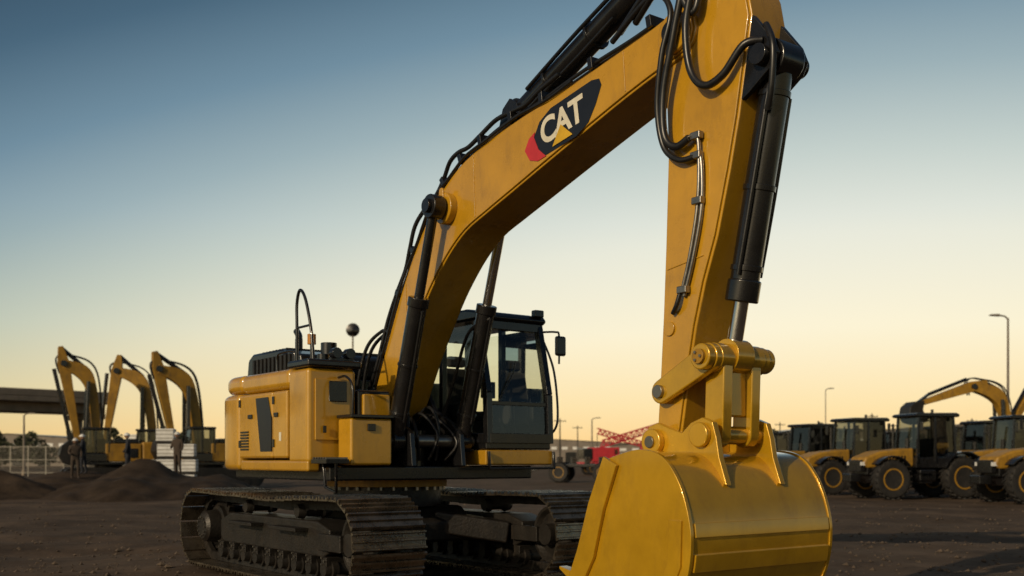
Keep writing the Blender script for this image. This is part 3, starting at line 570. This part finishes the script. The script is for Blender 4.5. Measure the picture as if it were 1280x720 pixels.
def crates(loc,rz,cols):
    e=empty('stacked_white_crates',loc,rz)
    for i,nn in enumerate(cols):
        for k in range(nn):
            x=i*.95+random.uniform(-.04,.04); y=random.uniform(-.06,.06); z=.15+k*.72
            box('pallet',x-.42,x+.42,y-.4,y+.4,z-.13,z-.02,FRAME,e,.01); box('crate',x-.4,x+.4,y-.38,y+.38,z-.018,z+.56,WHITE,e,.03)
            boxes_mesh('crate_slats',[(x-.41,x+.41,y-.39,y+.39,z+.1+q*.18,z+.13+q*.18) for q in range(3)],GREY,e)
    return e
crates((px(182,49),49,0),R(8),[2,4,3]); crates((px(150,60),60,0),R(-5),[3,4,2])
# ------------------------------------------------------------------ workers
skm=mk('skin',(.32,.18,.12),.6)
def worker(loc,rz,shirt,pose=0):
    e=empty('construction_worker',loc,rz)
    P=[(0,0,.95),(0,0,1.15),(.01,0,1.38),(.02,0,1.5),(.04,0,1.58),
       (0,.19,1.42),(.05,.26,1.14),(.20 if pose else .1,.22,.95),(0,-.19,1.42),(.02,-.27,1.14),(.22,-.2,1.0+.1*pose),
       (.01,.1,.88),(.06,.12,.5),(.0,.13,.08),(.14,.14,.04),(-.01,-.1,.88),(-.04,-.12,.5),(-.12,-.13,.08),(.02,-.14,.04)]
    Ed=[(0,1),(1,2),(2,3),(3,4),(2,5),(5,6),(6,7),(2,8),(8,9),(9,10),(0,11),(11,12),(12,13),(13,14),(0,15),(15,16),(16,17),(17,18)]
    rad=[.15,.14,.16,.065,.06,.075,.055,.04,.075,.055,.04,.1,.07,.05,.045,.1,.07,.05,.045]
    me=bpy.data.meshes.new('body'); me.from_pydata(P,Ed,[]); o=bpy.data.objects.new('body',me); S.collection.objects.link(o); o.parent=e
    me.materials.append(shirt)
    o.modifiers.new('skin','SKIN'); sv=me.skin_vertices[0].data
    for i,r in enumerate(rad): sv[i].radius=(r,r*(1.25 if i in(0,1,2) else 1))
    sv[0].use_root=True
    sb=o.modifiers.new('sub','SUBSURF'); sb.levels=2; sb.render_levels=2; o.modifiers['skin'].use_smooth_shade=True
    lathe('head',[(.01,-.10),(.06,-.095),(.09,-.05),(.1,0),(.09,.05),(.06,.095),(.01,.10)],(.04,0,1.66),skm,e,20)
    vs=[];fs=[]
    for j in range(7):
        a=math.pi/2*j/6
        for i in range(20): t=2*math.pi*i/20; vs.append((.04+.125*math.cos(a)*math.cos(t),.115*math.cos(a)*math.sin(t),1.69+.12*math.sin(a)))
    for j in range(6):
        for i in range(20): fs.append([j*20+i,j*20+(i+1)%20,(j+1)*20+(i+1)%20,(j+1)*20+i])
    mesh_obj('hard_hat',vs,fs,WHITE,e); cyl('hat_brim',(.06,0,1.685),(.06,0,1.70),.15,WHITE,e,bevel=.003)
    box('nose',.13,.16,-.015,.015,1.63,1.67,skm,e,.006)
    return e
DK=mk('dark_workwear',(.02,.022,.03),.9); DK2=mk('brown_workwear',(.05,.035,.025),.9)
m1=(px(200,42),42,4.4,6,1.45,1); m2_=(px(70,47),47,6.5,5,.95,5)
for p,Y_,mm_,mt,ps,ro in((160,43.5,m1,DK,0,200),(94,46,m2_,DK2,1,-60),(104,47,m2_,DK,0,190),(222,44.5,m1,DK2,1,-100)):
    cx,cy,rx,ry,h,sd_=mm_
    X_=px(p,Y_); z=mh((X_-cx)/rx,(Y_-cy)/ry,h,sd_); worker((X_,Y_,max(z,-.02)-.02),R(ro),mt,ps)
# ------------------------------------------------------------------ lamps, poles
def lamp(loc,h,rz=0,globe=False,r=.12):
    e=empty('street_lamp',loc,rz)
    cyl('pole',(0,0,0),(0,0,h),r,GREY,e,r2=r*.6,seg=16); cyl('base',(0,0,0),(0,0,.5),.2,CONC,e)
    if globe:
        cyl('lamp_collar',(0,0,h),(0,0,h+.15),.25,BLK,e,r2=.4); lathe('lamp_head',[(.05,-.1),(.45,0),(.05,.1)],(0,0,h+.3),BLK,e)
    else:
        tube('arm',[(0,0,h-.1),(.2,0,h+.1),(.6,0,h+.16)],.05,GREY,e); prism('lamp_head',[(.5,h+.1),(1.1,h+.14),(1.1,h+.22),(.55,h+.24)],-.15,.15,GREY,e,.02)
    return e
lamp((px(1260,63),63,0),10,R(180),r=.1); lamp((px(1032,120),120,0),9.5,R(20),r=.08); lamp((px(441,68),68,0),9.6,0,True,r=.09); lamp((px(740,130),130,0),6.5,R(0)); lamp((px(30,95),95,0),5.5)
def upole(loc,h):
    e=empty('utility_pole',loc,R(20)); cyl('pole',(0,0,0),(0,0,h),.16,FRAME,e,r2=.1,seg=14); beam('cross_arm',(-1.2,0,h-.5),(1.2,0,h-.5),.12,.12,FRAME,e)
    for x in(-1,-.3,.3,1): cyl('insulator',(x,0,h-.44),(x,0,h-.25),.06,GALV,e,seg=10)
for p,Y_ in((700,190),(722,230),(860,180),(975,210),(1090,170),(1215,190)): upole((px(p,Y_),Y_,0),9)
# ------------------------------------------------------------------ viaduct
V=empty('concrete_viaduct',(0,0,0))
A=Vector((-130,80,0));B=Vector((-61,152,0)); dv=(B-A).normalized(); nv=Vector((-dv.y,dv.x,0))
def vbox(name,a,b,w,z0,z1,off=0,mat=CONC,be=.1):
    vs=[]
    for z in(z0,z1):
        for p,s in((a,-1),(b,-1),(b,1),(a,1)): q=p+nv*(s*w/2+off); vs.append((q.x,q.y,z))
    return mesh_obj(name,vs,[[0,1,2,3],[7,6,5,4],[0,1,5,4],[1,2,6,5],[2,3,7,6],[3,0,4,7]],mat,V,be)
vbox('deck',A,B,12,9.3,10.0); vbox('girder',A,B,7,8.0,9.3,0,CONC); vbox('parapet',A,B,.4,10.0,11.0,-5.8); vbox('parapet',A,B,.4,10.0,11.0,5.8)
for i in range(6):
    c=A+dv*(6+i*18.3); vbox('pier_cap',c,c+dv*1.8,9,7.2,8.0)
    for o in(-2.8,2.8): q=c+dv*.9+nv*o; cyl('pier',(q.x,q.y,0),(q.x,q.y,7.2),.75,CONC,V)
Fv=empty('security_fence',(0,0,0))
Lb=[]
for i in range(34):
    x=-50+i*1.5; Lb.append((x,x+.07,88,88.07,0,2.6))
for z in(.3,1.4,2.5): Lb.append((-50,-.5,88.01,88.05,z,z+.05))
for i in range(330): x=-50+i*.15; Lb.append((x,x+.015,88.03,88.045,.3,2.5))
boxes_mesh('fence_panels',Lb,GALV,Fv)
def shed(loc,w,d,h,rz=0,mat=GREY):
    e=empty('warehouse',loc,rz)
    prism('walls',[(-w/2,0),(w/2,0),(w/2,h),(0,h*1.2),(-w/2,h)],-d/2,d/2,mat,e,.05)
    for s in(-1,1):
        mesh_obj('roof',[(0,-d/2-.4,h*1.2+.1),(s*(w/2+.5),-d/2-.4,h+.02),(s*(w/2+.5),d/2+.4,h+.02),(0,d/2+.4,h*1.2+.1)],[[0,1,2,3]],GALV,e)
    n=int(w/6)
    boxes_mesh('doors',[(-w/2+3+i*6,-w/2+6+i*6,-d/2-.08,-d/2+.05,.1,h*.6) for i in range(n)],BLK,e)
    boxes_mesh('windows',[(-w/2+2+i*3,-w/2+3.6+i*3,-d/2-.06,-d/2+.05,h*.72,h*.85) for i in range(int((w-3)/3))],WHITE,e)
for p,Y_,w,h in((40,240,40,6),(330,280,50,5),(690,300,46,6),(840,260,30,5),(930,320,60,8),(1010,230,26,7),(1150,260,50,8),(1260,240,34,9)):
    shed((px(p,Y_),Y_,0),w,18,h,R(random.uniform(-8,8)))
vs=[];fs=[]
def leafblob(cx,cy,w,h,n):
    for _ in range(n):
        a=random.uniform(0,6.28); rr=random.random()**.5; z=random.random()
        env=(math.sin(z*math.pi*.85+.35))
        x=cx+w*rr*math.cos(a)*env; y=cy+w*rr*math.sin(a)*env; zz=h*.2+z*h*.85+noise.noise(Vector((x*.4,y*.4,z*3)))*1.0
        s=random.uniform(.2,.5); d1=Vector((random.gauss(0,1),random.gauss(0,1),random.gauss(0,1))).normalized(); d2=d1.orthogonal().normalized()
        b=len(vs); p=Vector((x,y,zz)); vs.extend([p+d1*s,p+d2*s*.6,p-d1*s,p-d2*s*.6]); fs.append([b,b+1,b+2,b+3])
for i in range(46):
    Y_=random.uniform(150,210); p=random.choice([random.uniform(860,1300),random.uniform(880,1050),random.uniform(-40,330)]); leafblob(px(p,Y_),Y_,random.uniform(2,4),random.uniform(3.5,6.5),420)
mesh_obj('distant_trees',vs,fs,mk('foliage',(.05,.055,.025),.8,0,.5,.5))
# ------------------------------------------------------------------ ground
def spaced(a,b,n,k):
    return [math.sinh(k*(a+(b-a)*i/(n-1)))/math.sinh(k) for i in range(n)]
xs=[v*2500 for v in spaced(-1,1,320,9.5)]; ys=[8+v*4000 for v in spaced(-.6,1,360,9.5)]
xs=sorted(set(xs)); ys=sorted(set(ys))
def gh(x,y):
    d=math.hypot(x,y-9)
    f=max(0,1-d/130)
    h=.07*noise.noise(Vector((x*.35,y*.35,0)))+.05*noise.noise(Vector((x*1.3,y*1.3,3)))+.022*noise.noise(Vector((x*4,y*4,7)))
    rut=0
    for off in(0,2.3): 
        q=y-(17.5+off+.08*x+.6*math.sin(x*.12)); rut-=.08*math.exp(-(q/.28)**2)
        q=y-(25+off-.15*x+.8*math.sin(x*.1)); rut-=.09*math.exp(-(q/.3)**2)
    return (h+rut)*f-.03
vs=[(x,y,gh(x,y)) for y in ys for x in xs]; nx=len(xs)
fs=[[j*nx+i,j*nx+i+1,(j+1)*nx+i+1,(j+1)*nx+i] for j in range(len(ys)-1) for i in range(nx-1)]
GR=mk('dirt_ground',(.10,.070,.048),1.0,0,.6,.45,1.0,.8,(.03,.021,.015),0,5,spec=.1)
mesh_obj('ground',vs,fs,GR,ang=180)
vs=[];fs=[]
for _ in range(6500):
    y=7.5+abs(random.gauss(0,1))*13; x=random.uniform(-.62,.62)*y*1.1
    s=random.choice([.010,.014,.02,.035])*random.uniform(.6,1.4)*(1+y*.012); z=gh(x,y); b=len(vs)
    for dx,dy,dz in((1,0,0),(0,1,0),(-1,0,0),(0,-1,0),(0,0,.7),(0,0,-.6)): vs.append((x+dx*s*random.uniform(.6,1.4),y+dy*s*random.uniform(.6,1.4),z+dz*s))
    for i in range(4): fs+=[[b+i,b+(i+1)%4,b+4],[b+(i+1)%4,b+i,b+5]]
mesh_obj('gravel',vs,fs,mk('stone',(.10,.075,.055),.95,0,.5,.8,spec=.2))
# ------------------------------------------------------------------ sky, sun
sun_dir=Vector((-.60,-.70,.36)).normalized()
el=math.asin(sun_dir.z); az=math.atan2(sun_dir.x,sun_dir.y)
w=bpy.data.worlds.new('World'); S.world=w; w.use_nodes=True; n=w.node_tree.nodes; l=w.node_tree.links; n.clear()
o=n.new('ShaderNodeOutputWorld'); tc=n.new('ShaderNodeTexCoord')
nm=n.new('ShaderNodeVectorMath'); nm.operation='NORMALIZE'; l.new(tc.outputs['Generated'],nm.inputs[0])
sx=n.new('ShaderNodeSeparateXYZ'); l.new(nm.outputs[0],sx.inputs[0])
def DOT(v_):
    d_=n.new('ShaderNodeVectorMath'); d_.operation='DOT_PRODUCT'; l.new(nm.outputs[0],d_.inputs[0]); d_.inputs[1].default_value=v_; return d_.outputs['Value']
def M(op,a,b):
    m=n.new('ShaderNodeMath'); m.operation=op
    for i,q in enumerate((a,b)):
        if isinstance(q,(int,float)): m.inputs[i].default_value=q
        else: l.new(q,m.inputs[i])
    return m.outputs[0]
zz=M('MAXIMUM',sx.outputs['Z'],0.)
azt=M('MINIMUM',M('MULTIPLY',M('SUBTRACT',1.,DOT((math.sin(R(16)),math.cos(R(16)),0))),.7),.30)
v=M('MULTIPLY',M('ADD',zz,azt),1/1.3)
cr=n.new('ShaderNodeValToRGB'); l.new(v,cr.inputs[0]); E=cr.color_ramp.elements
stops=[(0,(1.0,.96,.84)),(.13,(.96,.93,.80)),(.22,(.80,.81,.71)),(.30,(.55,.62,.58)),(.38,(.32,.42,.45)),(.46,(.155,.255,.33)),(.55,(.062,.125,.185)),(.66,(.02,.047,.083)),(1.0,(.03,.05,.08)),(1.3,(.05,.08,.13))]
while len(E)<len(stops): E.new(.5)
for e,(p,c) in zip(E,stops): e.position=p/1.3; e.color=(*c,1)
t2=n.new('ShaderNodeValToRGB'); l.new(zz,t2.inputs[0]); E=t2.color_ramp.elements
E[0].position=0; E[0].color=(1,.64,.27,1); E[1].position=.22; E[1].color=(1,1,1,1); e=E.new(.05); e.color=(1,.81,.50,1); e=E.new(.12); e.color=(1,.94,.80,1)
mx=n.new('ShaderNodeMix'); mx.data_type='RGBA'; mx.blend_type='MULTIPLY'; mx.inputs['Factor'].default_value=1; l.new(cr.outputs[0],mx.inputs['A']); l.new(t2.outputs[0],mx.inputs['B'])
b1=n.new('ShaderNodeBackground'); l.new(mx.outputs['Result'],b1.inputs[0]); b1.inputs[1].default_value=1.0
# aureole round the low sun
au=M('MULTIPLY',M('POWER',M('MAXIMUM',DOT(tuple(sun_dir)),0.),14.),1.8)
b3=n.new('ShaderNodeBackground'); b3.inputs[0].default_value=(1,.80,.52,1); l.new(au,b3.inputs[1])
sk=n.new('ShaderNodeTexSky'); sk.sky_type='NISHITA'; sk.sun_disc=False; sk.sun_elevation=el; sk.sun_rotation=az; sk.dust_density=3
b2=n.new('ShaderNodeBackground'); l.new(sk.outputs[0],b2.inputs[0]); b2.inputs[1].default_value=.005
ad=n.new('ShaderNodeAddShader'); l.new(b1.outputs[0],ad.inputs[0]); l.new(b2.outputs[0],ad.inputs[1]); ad2=n.new('ShaderNodeAddShader'); l.new(ad.outputs[0],ad2.inputs[0]); l.new(b3.outputs[0],ad2.inputs[1]); l.new(ad2.outputs[0],o.inputs[0])
sd=bpy.data.lights.new('sun','SUN'); sd.energy=2.5; sd.angle=R(.6); sd.color=(1,.80,.54); so=bpy.data.objects.new('sun',sd); S.collection.objects.link(so)
so.rotation_euler=sun_dir.to_track_quat('Z','Y').to_euler()
# ------------------------------------------------------------------ camera
cd=bpy.data.cameras.new('camera'); cam=bpy.data.objects.new('camera',cd); S.collection.objects.link(cam)
cam.location=(0,0,1.4); cam.rotation_euler=(R(90),0,0); cd.sensor_width=36; cd.lens=1300/1280*36; cd.shift_y=(575-360)/1280; cd.clip_end=9000; cd.clip_start=.1
cd.dof.use_dof=True; cd.dof.focus_distance=9.3; cd.dof.aperture_fstop=1.7
S.camera=cam
S.view_settings.view_transform='Standard'; S.view_settings.look='None'; S.view_settings.exposure=0
